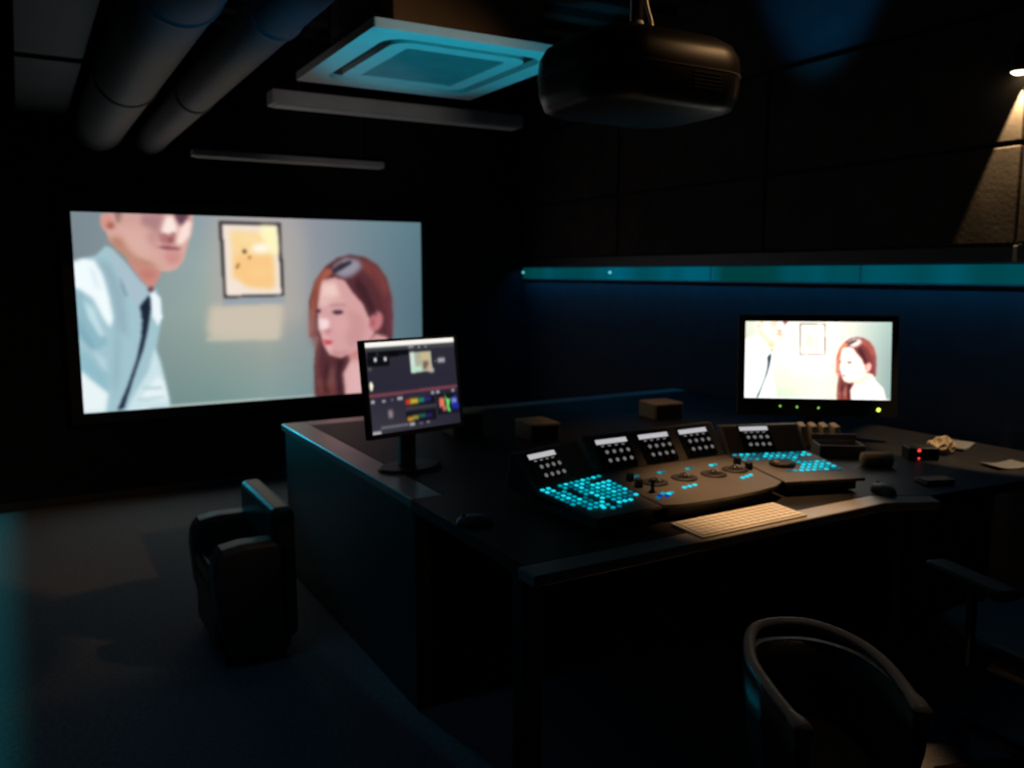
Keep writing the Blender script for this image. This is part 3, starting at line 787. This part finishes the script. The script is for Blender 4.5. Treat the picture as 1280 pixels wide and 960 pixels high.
def upright(parent, A, Bp, depth, hgt, m='console', face='console_dark'):
    """slanted display housing rising behind the line A-B (front foot of the face)"""
    A = Vector((*A, 0)); Bp = Vector((*Bp, 0))
    ux = (Bp - A).normalized()
    back = Vector((-ux.y, ux.x, 0))
    zb = .818
    pts = []
    bm = bmesh.new()
    prof = [(0, zb), (depth, zb + hgt), (depth + .022, zb + hgt), (depth + .045, zb - .02), (0.0, .775)]
    ra = [bm.verts.new(A + back * d + Vector((0, 0, z))) for d, z in prof]
    rb = [bm.verts.new(Bp + back * d + Vector((0, 0, z))) for d, z in prof]
    bm.faces.new(ra)
    bm.faces.new(rb[::-1])
    for i in range(len(prof)):
        j = (i + 1) % len(prof)
        bm.faces.new([ra[i], rb[i], rb[j], ra[j]])
    obj('display_housing', bm, m, parent, bevel=.003)
    up = (back * depth + Vector((0, 0, hgt))).normalized()
    nrm = ux.cross(up).normalized()
    L = (Bp - A).length
    H = math.hypot(depth, hgt)
    def mt(a, b, c=0):
        O = A + Vector((0, 0, zb))
        return Matrix(((ux.x, up.x, nrm.x, O.x + ux.x * a + up.x * b + nrm.x * c),
                       (ux.y, up.y, nrm.y, O.y + ux.y * a + up.y * b + nrm.y * c),
                       (ux.z, up.z, nrm.z, O.z + ux.z * a + up.z * b + nrm.z * c), (0, 0, 0, 1)))
    if face:
        obj('face_plate', B(.012, L - .012, .008, H - .008, 0, .0015, mtx=mt(0, 0, 0)), face, parent)
    return A + Vector((0, 0, zb)) + nrm * .001, ux, up, nrm, L


BLc, BRc, FRc, FLc = (1.345, 2.18), (1.632, 2.25), (1.606, 1.875), (1.362, 1.865)
def zslope(v):
    return .818 - .018 * v + .0

t = thing('console_left_panel', 'left wing of the grading console with dense glowing teal keys', 'control panel')
obj('base_plate', prism([BLc, BRc, FRc, FLc][::-1], [.788, .788, .800, .800], [.800, .800, .818, .818]), 'console', t, bevel=.003)
obj('underbody', inset([BLc, BRc, FRc, FLc], .03, .757, .789), 'black', t)
src = [key_proto(t, 'teal1'), key_proto(t, 'teal2'), key_proto(t, 'teal3')]
us = [(i + .5) / 11 for i in range(11)]
vs = [.10 + i * .082 for i in range(9)]
key_grid(t, [BLc, BRc, FRc, FLc], us, vs, lambda u, v: (abs(u * 9 - (1.6 + v * 3.8)) < .45) or (u > .72 and v < .25 and v > .12) or (v > .62 and u < .12) or (v > .7 and u > .86), lambda v: zslope(v), src)
for s_, (u, v) in zip(src, ((.30, .80), (.40, .84), (.50, .84))):
    p = Vector((*BLc, 0)).lerp(Vector((*BRc, 0)), u).lerp(Vector((*FLc, 0)).lerp(Vector((*FRc, 0)), u), v)
    s_.location = (p.x, p.y, zslope(v))
O, ux, up, nrm, L = upright(t, BLc, BRc, .085, .098)
lcd_block(t, O + ux * .035 + up * .004, ux, up, nrm, .135)
for s in (.05, .22):
    obj('foot', cyl((1.36 + s, 2.15, .75), (1.36 + s, 2.15, .758), .012), 'black', t)

t = thing('console_center_panel', 'middle section of the grading console with four trackballs', 'control panel')
outline = [(1.636, 2.25), (2.228, 2.25), (2.188, 2.10), (2.138, 1.90), (2.08, 1.872), (1.98, 1.858), (1.86, 1.853), (1.74, 1.857), (1.66, 1.868), (1.612, 1.885)]
obj('underbody', inset(outline, .035, .757, .789), 'black', t)
obj('base_plate', prism(outline[::-1], .789, [(.800 + .018 * (y - 1.85) / .4) for x, y in outline][::-1]), 'console', t, bevel=.003)
def zc(y):
    return .800 + .018 * (y - 1.85) / .4
O, ux, up, nrm, L = upright(t, (1.636, 2.25), (2.228, 2.25), .085, .108, face=None)
for k, a in enumerate((.035, .222, .409)):
    lcd_block(t, O + ux * a + up * .008, ux, up, nrm, .145)
for px_, py_ in ((1.742, 2.075), (1.868, 2.075), (1.990, 2.065), (2.098, 2.075)):
    rg = obj('trackball_ring', lathe([(.045, 0), (.044, .003), (.040, .005), (.027, .005), (.025, .003), (.024, 0)], 36, None, Matrix.Translation((px_, py_, zc(py_)))), 'ring', t, True)
    prof = [(.0225 * math.cos(a), -.004 + .0225 * math.sin(a)) for a in [i * math.pi / 16 for i in range(0, 8)]] + [(0, .0185)]
    obj('trackball', lathe(prof, 28, None, Matrix.Translation((px_, py_, zc(py_)))), 'ball', t, True)
for (cx, cy, m_) in [(1.64, 1.935, 'teal3'), (1.66, 1.95, 'blue'), (1.68, 1.94, 'blue'), (1.685, 1.965, 'teal2'), (1.70, 1.955, 'teal1'), (1.715, 1.96, 'teal2'),
                     (1.715, 2.155, 'teal2'), (1.735, 2.157, 'teal3'), (1.83, 2.155, 'teal2'), (1.85, 2.157, 'teal3'), (1.95, 2.15, 'teal2'), (1.97, 2.152, 'teal3'), (2.06, 2.15, 'teal1'), (2.08, 2.152, 'teal2'),
                     (1.79, 1.985, 'teal1'), (1.815, 1.988, 'teal1'), (1.84, 1.992, 'teal1'), (2.045, 1.985, 'teal1'), (2.07, 1.99, 'teal1'), (2.095, 1.998, 'teal1')]:
    q = key_proto(t, m_)
    q.location = (cx, cy, zc(cy))
for (cx, cy) in ((1.665, 2.06), (1.685, 2.13), (2.165, 2.13), (2.150, 2.06)):
    obj('selector_knob', lathe([(.014, 0), (.013, .022), (.010, .026)], 20, None, Matrix.Translation((cx, cy, zc(cy)))), 'ring', t)
obj('joystick', lathe([(.012, 0), (.006, .006), (.006, .028), (.011, .032), (.011, .040), (.006, .044)], 16, None, Matrix.Translation((1.672, 2.0, zc(2.0)))), 'ring', t)
for xx in (1.72, 2.12):
    obj('foot', cyl((xx, 2.18, .75), (xx, 2.18, .758), .012), 'black', t)

BLr, BRr, FRr, FLr = (2.234, 2.25), (2.535, 2.135), (2.43, 1.80), (2.150, 1.895)
t = thing('console_right_panel', 'right wing of the grading console with teal keys around a jog wheel', 'control panel')
obj('base_plate', prism([BLr, BRr, FRr, FLr][::-1], [.788, .788, .800, .800], [.800, .800, .818, .818]), 'console', t, bevel=.003)
obj('underbody', inset([BLr, BRr, FRr, FLr], .03, .757, .789), 'black', t)
src = [key_proto(t, 'teal1'), key_proto(t, 'teal2'), key_proto(t, 'teal3')]
us = [.05 + i * .078 for i in range(12)]
vs = [.07 + i * .088 for i in range(9)]
key_grid(t, [BLr, BRr, FRr, FLr], us, vs, lambda u, v: (math.hypot((u - .36) * .31, (v - .47) * .33) < .056) or (u < .26 and v > .30) or (u > .70 and .20 < v < .36) or v > .75, zslope, src)
for s_, (u, v) in zip(src, ((.60, .42), (.66, .46), (.12, .26))):
    p = Vector((*BLr, 0)).lerp(Vector((*BRr, 0)), u).lerp(Vector((*FLr, 0)).lerp(Vector((*FRr, 0)), u), v)
    s_.location = (p.x, p.y, zslope(v))
p = Vector((*BLr, 0)).lerp(Vector((*BRr, 0)), .36).lerp(Vector((*FLr, 0)).lerp(Vector((*FRr, 0)), .36), .47)
jw = obj('jog_wheel', lathe([(.045, 0), (.045, .010), (.041, .014), (.020, .012), (0, .012)], 36, None, Matrix.Translation((p.x, p.y, zslope(.47)))), 'ring', t, True)
obj('finger_dimple', lathe([(.009, 0), (.008, .003), (0, .003)], 16, None, Matrix.Translation((p.x - .018, p.y + .01, zslope(.47) + .012))), 'tan', jw)
O, ux, up, nrm, L = upright(t, BLr, BRr, .085, .090)
lcd_block(t, O + ux * .07 + up * .004, ux, up, nrm, .125)
for s in (.08, .24):
    obj('foot', cyl((2.27 + s, 2.17 - s * .35, .75), (2.27 + s, 2.17 - s * .35, .758), .012), 'black', t)

# ------------------------------------------------------------------ computer keyboard
t = thing('computer_keyboard', 'slim pale full-size keyboard in warm light at the desk front edge', 'keyboard', (1.60, 1.693, .7502), math.radians(.8))
KW, KD = .43, .135
obj('frame', prism([(0, 0), (KW, 0), (KW, KD), (0, KD)], 0, [.006, .006, .013, .013]), 'alu', t, bevel=.002)
kx0 = .008
kp = None
rowh = (KD - .016) / 6
for r in range(6):
    y = .008 + rowh * (r + .5)
    z = .0062 + .007 * y / KD
    widths = {0: [1.2, 1.2, 1.4, 5.2, 1.4, 1.2, 1.0, 1.0, 1.0, 2.0, 1.0, 1.0]}.get(r, [1.0] * 15)
    tot = sum(widths) + .0
    x = kx0
    sc_ = (KW - .016) / tot
    for wd in widths:
        ww = wd * sc_
        if wd == 1.0 and kp is not None and r > 0:
            c = kp.copy()
            COL.objects.link(c)
            c.parent = t
            c.location = (x + ww / 2, y, z)
        else:
            o = obj('key', B(-ww / 2 + .0010, ww / 2 - .0010, -rowh / 2 + .0008, rowh / 2 - .0008, 0, .0024), 'key', t)
            o.location = (x + ww / 2, y, z)
            if r == 1 and kp is None:
                kp = o
        x += ww

# ------------------------------------------------------------------ small things on the desk
def mouse(label, x, y, rz, m):
    prof = [(1.0, 0), (1.0, .006), (.93, .016), (.75, .024), (.4, .029), (0, .030)]
    t = thing('computer_mouse', label, 'mouse', (x, y, .75), rz)
    obj('shell', lathe([(r * .033, z) for r, z in prof], 28, None, None, 1, 1.65), m, t, True)
    obj('wheel', cyl((-.004, .032, .0262), (.004, .032, .0262), .006, 14), 'black', t)
mouse('pale computer mouse on the desk, left of the console', 1.115, 2.14, math.radians(60), 'grey')
mouse('grey computer mouse on the desk, right of the keyboard', 2.48, 1.765, math.radians(-20), 'grey')

def desk_box(label, x, y, rz, w_, d_, h_, m='box'):
    t = thing('small_speaker', label, 'speaker', (x, y, .75), rz)
    obj('cabinet', B(-w_ / 2, w_ / 2, -d_ / 2, d_ / 2, 0, h_), m, t, bevel=.008)
    obj('grille', B(-w_ / 2 + .012, w_ / 2 - .012, -d_ / 2 - .004, -d_ / 2 + .001, .01, h_ - .01), 'console_dark', t, bevel=.002)
desk_box('small box-shaped speaker with warm lit top behind the console left wing', 1.955, 3.14, math.radians(-6), .14, .18, .085)
desk_box('small box-shaped speaker behind the console, left of the bright right monitor', 2.80, 3.30, math.radians(-8), .17, .16, .085)
desk_box('small brown box-shaped speaker close behind the software monitor', 1.72, 3.42, math.radians(-4), .15, .16, .11)

for k in range(4):
    lx = 2.86 + k * .036
    t = thing('notebook', ['leftmost', 'second from left', 'third from left', 'rightmost'][k] + ' of four pale leaning notebooks under the right monitor', 'notebook',
              (lx, 2.43 - k * .028, .75), math.radians(-38), 'pale notebooks leaning in a row')
    mtx = Matrix.Rotation(math.radians(-9), 4, 'Y')
    obj('cover', B(-.013, .013, -.05, .05, 0.003, .098, mtx=mtx), 'tan', t, bevel=.006, seg=3)
    obj('pages', B(-.009, .009, -.047, .052, .006, .095, mtx=mtx), 'paper', t)

t = thing('paper_roll', 'short pale roll lying on the desk right of the console', 'roll', (2.80, 2.03, .75), math.radians(-30))
obj('sleeve', lathe([(.010, -.055), (.027, -.055), (.027, .055), (.010, .055)], 28, None, Matrix.Translation((0, 0, .027)) @ Matrix.Rotation(math.radians(90), 4, 'Y')), 'tan', t, True)
obj('core', lathe([(.009, -.057), (.009, .057)], 16, None, Matrix.Translation((0, 0, .027)) @ Matrix.Rotation(math.radians(90), 4, 'Y')), 'box', t)

t = thing('small_case', 'low dark open case on the desk below the right monitor', 'case', (2.84, 2.24, .75), math.radians(-34))
bm = B(-.09, .09, -.06, .06, 0, .006)
for a in [(-.09, .09, -.06, -.054, .006, .05), (-.09, .09, .054, .06, .006, .05), (-.09, -.084, -.054, .054, .006, .05), (.084, .09, -.054, .054, .006, .05)]:
    box(bm, *a)
obj('tray', bm, 'grey', t, bevel=.002)
obj('lid', B(-.09, .09, .061, .067, .0, .075), 'grey', t, bevel=.002)

t = thing('usb_hub', 'small dark device with a red indicator light and a glowing dot for its reflection on the desk', 'device', (3.07, 2.03, .75), math.radians(-35))
obj('casing', B(-.06, .06, -.04, .04, 0, .05), 'black_gloss', t, bevel=.006)
for z, r in ((.040, .007), (.008, .0045)):  # lower glowing dot stands in for the upper light's reflection
    obj('indicator_dot', lathe([(r, 0), (r * .7, r * .6), (0, r * .7)], 12, None, Matrix.Translation((-.02, -.040, z)) @ Matrix.Rotation(math.radians(90), 4, 'X')), 'led_red', t, True)

def crumple(name, label, cat, x, y, r, m, h=.6):
    bm = bmesh.new()
    bmesh.ops.create_icosphere(bm, subdivisions=3, radius=r)
    rnd = random.Random(5)
    for v in bm.verts:
        s = 1 + .22 * math.sin(v.co.x * 90 + 1) * math.cos(v.co.y * 70) + rnd.uniform(-.10, .10)
        v.co = Vector((v.co.x * s * 1.3, v.co.y * s, max(0, (v.co.z + r * .55)) * h * s))
    o = obj(name, bm, m)
    o.location = (x, y, .75)
    return tag(o, label, cat)
crumple('crumpled_tissue', 'crumpled pale tissue on the desk near the right wall', 'tissue', 3.24, 2.05, .045, 'tan', .9)

def sheet(label, x, y, rz, w_, d_, m, curl=.010):
    bm = bmesh.new()
    n = 8
    top = [[bm.verts.new(((i / n - .5) * w_, (j - .5) * d_, .003 + curl * (2 * i / n - 1) ** 2)) for i in range(n + 1)] for j in (0, 1)]
    bot = [[bm.verts.new((v.co.x, v.co.y, v.co.z - .0028)) for v in row] for row in top]
    for i in range(n):
        bm.faces.new([top[0][i], top[0][i + 1], top[1][i + 1], top[1][i]])
        bm.faces.new([bot[0][i], bot[1][i], bot[1][i + 1], bot[0][i + 1]])
        for j in (0, 1):
            bm.faces.new([top[j][i], bot[j][i], bot[j][i + 1], top[j][i + 1]])
    for i in (0, n):
        bm.faces.new([top[0][i], top[1][i], bot[1][i], bot[0][i]])
    o = obj('paper_sheet', bm, m)
    o.location = (x, y, .75)
    o.rotation_euler = (0, 0, rz)
    return tag(o, label, 'paper')
sheet('dim curled paper on the desk right of the crumpled tissue', 3.40, 2.10, .3, .18, .12, 'grey')
sheet('dim curled paper on the desk nearest the right picture edge', 3.22, 1.78, -.3, .15, .10, 'grey')
t = thing('wallet', 'small brown folded wallet on the desk in front of the red light', 'wallet', (2.75, 1.76, .75), math.radians(-20))
obj('body', B(-.055, .055, -.04, .04, 0, .012), 'box', t, bevel=.005)
obj('flap', B(-.056, .056, -.041, .020, .0125, .020), 'box', t, bevel=.003)

# ------------------------------------------------------------------ lounge armchair left of the desk
t = thing('lounge_armchair', 'black leather armchair beside the desk side panel', 'armchair', (.70, 3.38, 0), 0)
t.scale = (.50, .78, .82)
obj('seat_base', B(-.30, .22, -.26, .26, .06, .34), 'leather', t, bevel=.04, seg=4)
obj('seat_cushion', B(-.31, .10, -.20, .20, .345, .45), 'leather', t, bevel=.04, seg=4)
def arm(y0, y1):
    return prism([(-.33, y0), (.17, y0), (.17, y1), (-.33, y1)], .05, .60)
for a in ((-.36, -.21), (.21, .36)):
    pr = [(.24, .05), (.24, .585), (-.10, .590), (-.25, .575), (-.31, .53), (-.325, .44), (-.30, .25), (-.22, .05)]
    bm = bmesh.new()
    A_ = [bm.verts.new((x, a[0], z)) for x, z in pr]
    B_ = [bm.verts.new((x, a[1], z)) for x, z in pr]
    bm.faces.new(A_); bm.faces.new(B_[::-1])
    for i in range(len(pr)):
        j = (i + 1) % len(pr)
        bm.faces.new([A_[i], B_[i], B_[j], A_[j]])
    obj('armrest', bm, 'leather_arm', t, bevel=.035, seg=4)
obj('backrest', B(.12, .30, -.36, .36, .10, .735), 'leather', t, bevel=.05, seg=4)
for x in (-.22, .20):
    for y in (-.28, .28):
        obj('leg', cyl((x, y, 0), (x, y, .06), .022), 'black', t)


# ------------------------------------------------------------------ office chairs
def star_base(t, r=.29):
    obj('gas_lift', lathe([(.028, .09), (.028, .24), (.018, .24), (.018, .40)], 18), 'black', t)
    for k in range(5):
        a = 2 * math.pi * k / 5 + .3
        bm = bmesh.new()
        dx, dy = math.cos(a), math.sin(a)
        p = [Vector((0, 0, .10)), Vector((dx * r * .5, dy * r * .5, .095)), Vector((dx * r, dy * r, .075))]
        tube(p, [.026, .020, .014], 8, bm)
        obj('base_arm', bm, 'black', t, True)
        s = Vector((-dy, dx, 0)) * .012
        c = Vector((dx * r, dy * r, .026))
        obj('caster', cyl(c - s, c + s, .026, 16), 'black', t)


# tub chair, opening towards the camera side
t = thing('tub_chair', 'black swivel tub chair with pale highlighted curved armrest rim in the foreground', 'chair', (1.395, 1.13, 0), 0)
t.scale = (.95, .95, 1.0)
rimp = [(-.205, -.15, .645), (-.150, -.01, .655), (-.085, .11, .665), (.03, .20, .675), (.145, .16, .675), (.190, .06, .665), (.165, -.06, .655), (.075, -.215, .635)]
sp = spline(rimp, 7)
obj('armrest_rim', tube(sp, [.0145 + .006 * (1 if i < 3 or i > len(sp) - 4 else 0) for i in range(len(sp))], 12, flat=.75), 'leather_highlit', t, True)
bm = bmesh.new()
cen = Vector((-.01, .0, 0))
rows = []
for z, f in ((.635, 1.0), (.55, .97), (.47, .90), (.42, .80)):
    rows.append([bm.verts.new((cen.x + (q.x - cen.x) * f, cen.y + (q.y - cen.y) * f, z)) for q in sp])
for a, b in zip(rows, rows[1:]):
    for i in range(len(sp) - 1):
        bm.faces.new([a[i], a[i + 1], b[i + 1], b[i]])
sh = obj('backrest_shell', bm, 'leather', t, True)
so = sh.modifiers.new('thickness', 'SOLIDIFY')
so.thickness = .03
so.offset = 0
pts = [(cen.x + (q.x - cen.x) * .70, cen.y + (q.y - cen.y) * .70) for q in sp[::3]] + [(-.05, -.18)]
obj('seat_cushion', prism(pts[::-1], .40, .49), 'leather', t, bevel=.03, seg=3)
star_base(t, .25)

# high-back office chair at the right
t = thing('office_chair', 'black high-back office chair at the right picture edge facing the desk', 'chair', (2.42, 1.16, 0), math.radians(-14))
bm = bmesh.new()
W_, n = .25, 9
prof = [(-.26, .50), (-.235, .60), (-.22, .72), (-.235, .84), (-.265, .93), (-.28, .965)]
rows = []
for k, (y, z) in enumerate(prof):
    wk = [.19, .225, .245, .25, .235, .18][k]
    rows.append([bm.verts.new((wk * (2 * i / n - 1), y + .05 * (2 * i / n - 1) ** 2, z - (.03 * abs(2 * i / n - 1) ** 4 if k == 5 else 0))) for i in range(n + 1)])
for a, b in zip(rows, rows[1:]):
    for i in range(n):
        bm.faces.new([a[i], a[i + 1], b[i + 1], b[i]])
o = obj('backrest', bm, 'leather', t, True)
s = o.modifiers.new('thickness', 'SOLIDIFY'); s.thickness = .05; s.offset = 0
s = o.modifiers.new('smooth', 'SUBSURF'); s.levels = 1; s.render_levels = 2
path = [(-.19, -.215, .50), (-.235, -.19, .62), (-.262, -.175, .75), (-.262, -.195, .87), (-.215, -.235, .955), (-.10, -.275, .985), (0, -.285, .99), (.10, -.275, .985), (.215, -.235, .955), (.262, -.195, .87), (.262, -.175, .75), (.235, -.19, .62), (.19, -.215, .50)]
obj('backrest_frame', tube(spline(path, 5), .011, 8), 'grey', t, True)
obj('seat', prism([(-.22, -.20), (.22, -.20), (.25, .0), (.22, .22), (.10, .26), (-.10, .26), (-.22, .22), (-.25, .0)], .42, .50), 'leather', t, bevel=.03, seg=3)
obj('back_support', tube([(0, -.05, .415), (0, -.26, .42), (0, -.30, .52), (0, -.275, .66)], .018, 10, flat=1), 'black', t, True)
for s_ in (-1, 1):
    ar = obj('armrest', B(s_ * .30 - .035, s_ * .30 + .035, -.12, .14, .665, .695), 'black', t, bevel=.012, seg=3)
    obj('armrest_post', tube([(s_ * .18, 0, .43), (s_ * .29, 0, .45), (s_ * .30, 0, .55), (s_ * .30, 0, .666)], .014, 10), 'black', t, True)
star_base(t, .30)

# ------------------------------------------------------------------ ceiling: ducts, panels, bars, air conditioner, projector
def duct(label, x, z, r, y0, y1):
    t = thing('ceiling_duct', label, 'duct', (x, y0, z), 0)
    obj('pipe', lathe([(r, 0), (r, y1 - y0)], 40, None, Matrix.Rotation(math.radians(-90), 4, 'X')), 'duct', t, True)
    for yj in (1.15, 2.6, 4.05, 5.5):
        if yj < y1 - y0 - .1:
            obj('joint_band', lathe([(r + .001, yj), (r + .006, yj + .01), (r + .006, yj + .03), (r + .001, yj + .04)], 40, None, Matrix.Rotation(math.radians(-90), 4, 'X')), 'duct', t, True)
    for yh in (.8, 2.3, 3.8, 5.3):
        if yh < y1 - y0 - .1:
            obj('hanger', cyl((0, yh, r), (0, yh, ZC - .05 - z), .004, 8), 'black', t)
duct('wide round metal duct under the ceiling, left of the pair', .475, 2.365, .135, .2, 5.98)
duct('narrower round metal duct under the ceiling, right of the pair', .765, 2.315, .085, .2, 5.98)

for lab, ya, yb in (('nearer dim grey hanging ceiling panel left of the ducts', 1.2, 4.38), ('farther dim grey hanging ceiling panel left of the ducts', 4.48, 5.95)):
    t = thing('ceiling_panel', lab, 'ceiling panel', (.17, (ya + yb) / 2, 2.44), 0, 'hanging panels left of the ducts')
    h = (yb - ya) / 2
    obj('board', B(-.13, .14, -h, h, 0, .03), 'duct', t, bevel=.004)
    for y in (-h + .2, h - .2):
        obj('hanger', cyl((0, y, .03), (0, y, ZC - .05 - 2.44), .004, 8), 'black', t)

def bar(label, xa, xb, y, z, w_=.10, h_=.06):
    t = thing('hanging_light_bar', label, 'light bar', ((xa + xb) / 2, y, z), 0)
    L = (xb - xa) / 2
    obj('housing', B(-L, L, -w_ / 2, w_ / 2, 0, h_), 'bar', t, bevel=.006)
    obj('diffuser', B(-L + .02, L - .02, -w_ / 2 + .015, w_ / 2 - .015, -.006, .0), 'ac_white', t, bevel=.002)
    for x in (-L + .15, L - .15):
        obj('hanger', cyl((x, 0, h_), (x, 0, ZC - .05 - z), .004, 8), 'black', t)
bar('long unlit grey bar hanging below the air conditioner', 1.145, 2.60, 4.40, 2.325, .12, .07)
bar('thin unlit grey bar hanging nearest the large screen', .965, 2.22, 5.60, 2.20, .07, .04)

t = thing('ceiling_air_conditioner', 'square ceiling cassette air conditioner with teal lit underside', 'air conditioner', (1.645, 3.56, 2.385), 0)
S, Sy = .46, .51
def rrect(hx, hy, r, n=6):
    out = []
    for cx, cy, a0 in ((hx - r, hy - r, 0), (-hx + r, hy - r, 90), (-hx + r, -hy + r, 180), (hx - r, -hy + r, 270)):
        for i in range(n + 1):
            a = math.radians(a0 + 90 * i / n)
            out.append((cx + r * math.cos(a), cy + r * math.sin(a)))
    return out
def ring_solid(outer, inner, z0, z1):
    bm = bmesh.new()
    n = len(outer)
    R = [[bm.verts.new((p[0], p[1], z)) for p in o] for o, z in ((outer, z0), (outer, z1), (inner, z1), (inner, z0))]
    for a in range(4):
        A_, B_ = R[a], R[(a + 1) % 4]
        for i in range(n):
            j = (i + 1) % n
            bm.faces.new([A_[i], A_[j], B_[j], B_[i]])
    return bm
obj('outer_frame', ring_solid(rrect(S, Sy, .012), rrect(S - .10, Sy - .10, .10), .0, .035), 'ac_white', t)
obj('air_slot', ring_solid(rrect(S - .099, Sy - .099, .10), rrect(S - .152, Sy - .152, .085), .026, .035), 'ac_dark', t)
obj('inner_frame', ring_solid(rrect(S - .152, Sy - .152, .085), rrect(S - .23, Sy - .23, .02), .002, .030), 'ac_white', t)
gr = bmesh.new()
box(gr, -S + .232, S - .232, -Sy + .232, Sy - .232, .012, .028)
for k in range(17):
    y = -Sy + .25 + k * (2 * Sy - .5) / 16
    box(gr, -S + .235, S - .235, y - .004, y + .004, .004, .012)
obj('intake_grille', gr, 'ac_grille', t)
obj('casing', B(-.33, .36, -.38, .38, .036, .50), 'brown', t, bevel=.005)
for x in (-.36, .40):
    for y in (-.3, .3):
        obj('hanger', cyl((x, y, .036), (x, y, ZC - .05 - 2.385), .006, 8), 'black', t)

# projector on its pole
t = thing('ceiling_projector', 'large black rounded projector hanging from a ceiling pole', 'projector', (1.60, 2.02, 1.945), 0)
bm = bmesh.new()
lev = [(0.0, .80), (.012, .93), (.05, .985), (.11, 1.0), (.150, .985), (.180, .92), (.200, .80), (.206, .62)]
rings = []
for z, f in lev:
    pp = rrect(.275 * f, .215 * f, .14 * f, 9)
    rings.append([bm.verts.new((x, y, z)) for x, y in pp])
for a, b in zip(rings, rings[1:]):
    for i in range(len(a)):
        j = (i + 1) % len(a)
        bm.faces.new([a[i], a[j], b[j], b[i]])
bm.faces.new(rings[0][::-1]); bm.faces.new(rings[-1])
obj('body', bm, 'black_gloss', t, True)
obj('seam_band', ring_solid(rrect(.2765, .2165, .141, 9), rrect(.269, .209, .135, 9), .098, .102), 'grey', t)
obj('lens_barrel', cyl((-.02, .20, .10), (-.02, .29, .10), .06, 30), 'black', t)
obj('lens_glass', lathe([(.05, 0), (.035, .012), (0, .017)], 28, None, Matrix.Translation((-.02, .288, .10)) @ Matrix.Rotation(math.radians(-90), 4, 'X')), 'lcd', t, True)
for k in range(5):
    obj('vent_slat', B(.02, .12, -.2165, -.212, .045 + k * .010, .049 + k * .010), 'black', t)
mb = obj('mount_plate', B(-.07, .05, -.06, .06, .204, .216), 'metal', t, bevel=.003)
for x in (-.06, .04):
    for y in (-.05, .05):
        obj('mount_bolt', cyl((x, y, .216), (x, y, .232), .007, 8), 'metal', mb)
obj('tilt_joint', lathe([(.024, .214), (.030, .225), (.024, .25), (.02, .262)], 20, None, Matrix.Translation((-.01, 0, 0))), 'metal', t)
obj('pole', cyl((-.01, 0, .25), (-.01, 0, ZC - .05 - 1.925), .019, 20), 'black_gloss', t, True)
obj('cable', tube(spline([(.02, -.01, .21), (.045, .0, .26), (.02, .0, .34), (.017, 0, .50), (.017, 0, 1.12)], 6), .006, 8), 'metal', t, True)

# wall spotlight
t = thing('wall_spotlight', 'small bright warm spotlight on the right wall', 'spotlight', (3.515, 2.003, 2.285), 0)
obj('housing', lathe([(.038, .0), (.040, .02), (.040, .08), (.034, .10), (.012, .105)], 28), 'black', t, True)
obj('lens', lathe([(0, -.014), (.022, -.010), (.034, .0), (.034, .004)], 24), 'lamp', t, True)
obj('arm', tube([(0, 0, .10), (0, 0, .125), (.02, 0, .135), (.0425, 0, .135)], .009, 10), 'black', t, True)
obj('wall_plate', cyl((.036, 0, .135), (.0425, 0, .135), .03, 20), 'black', t)
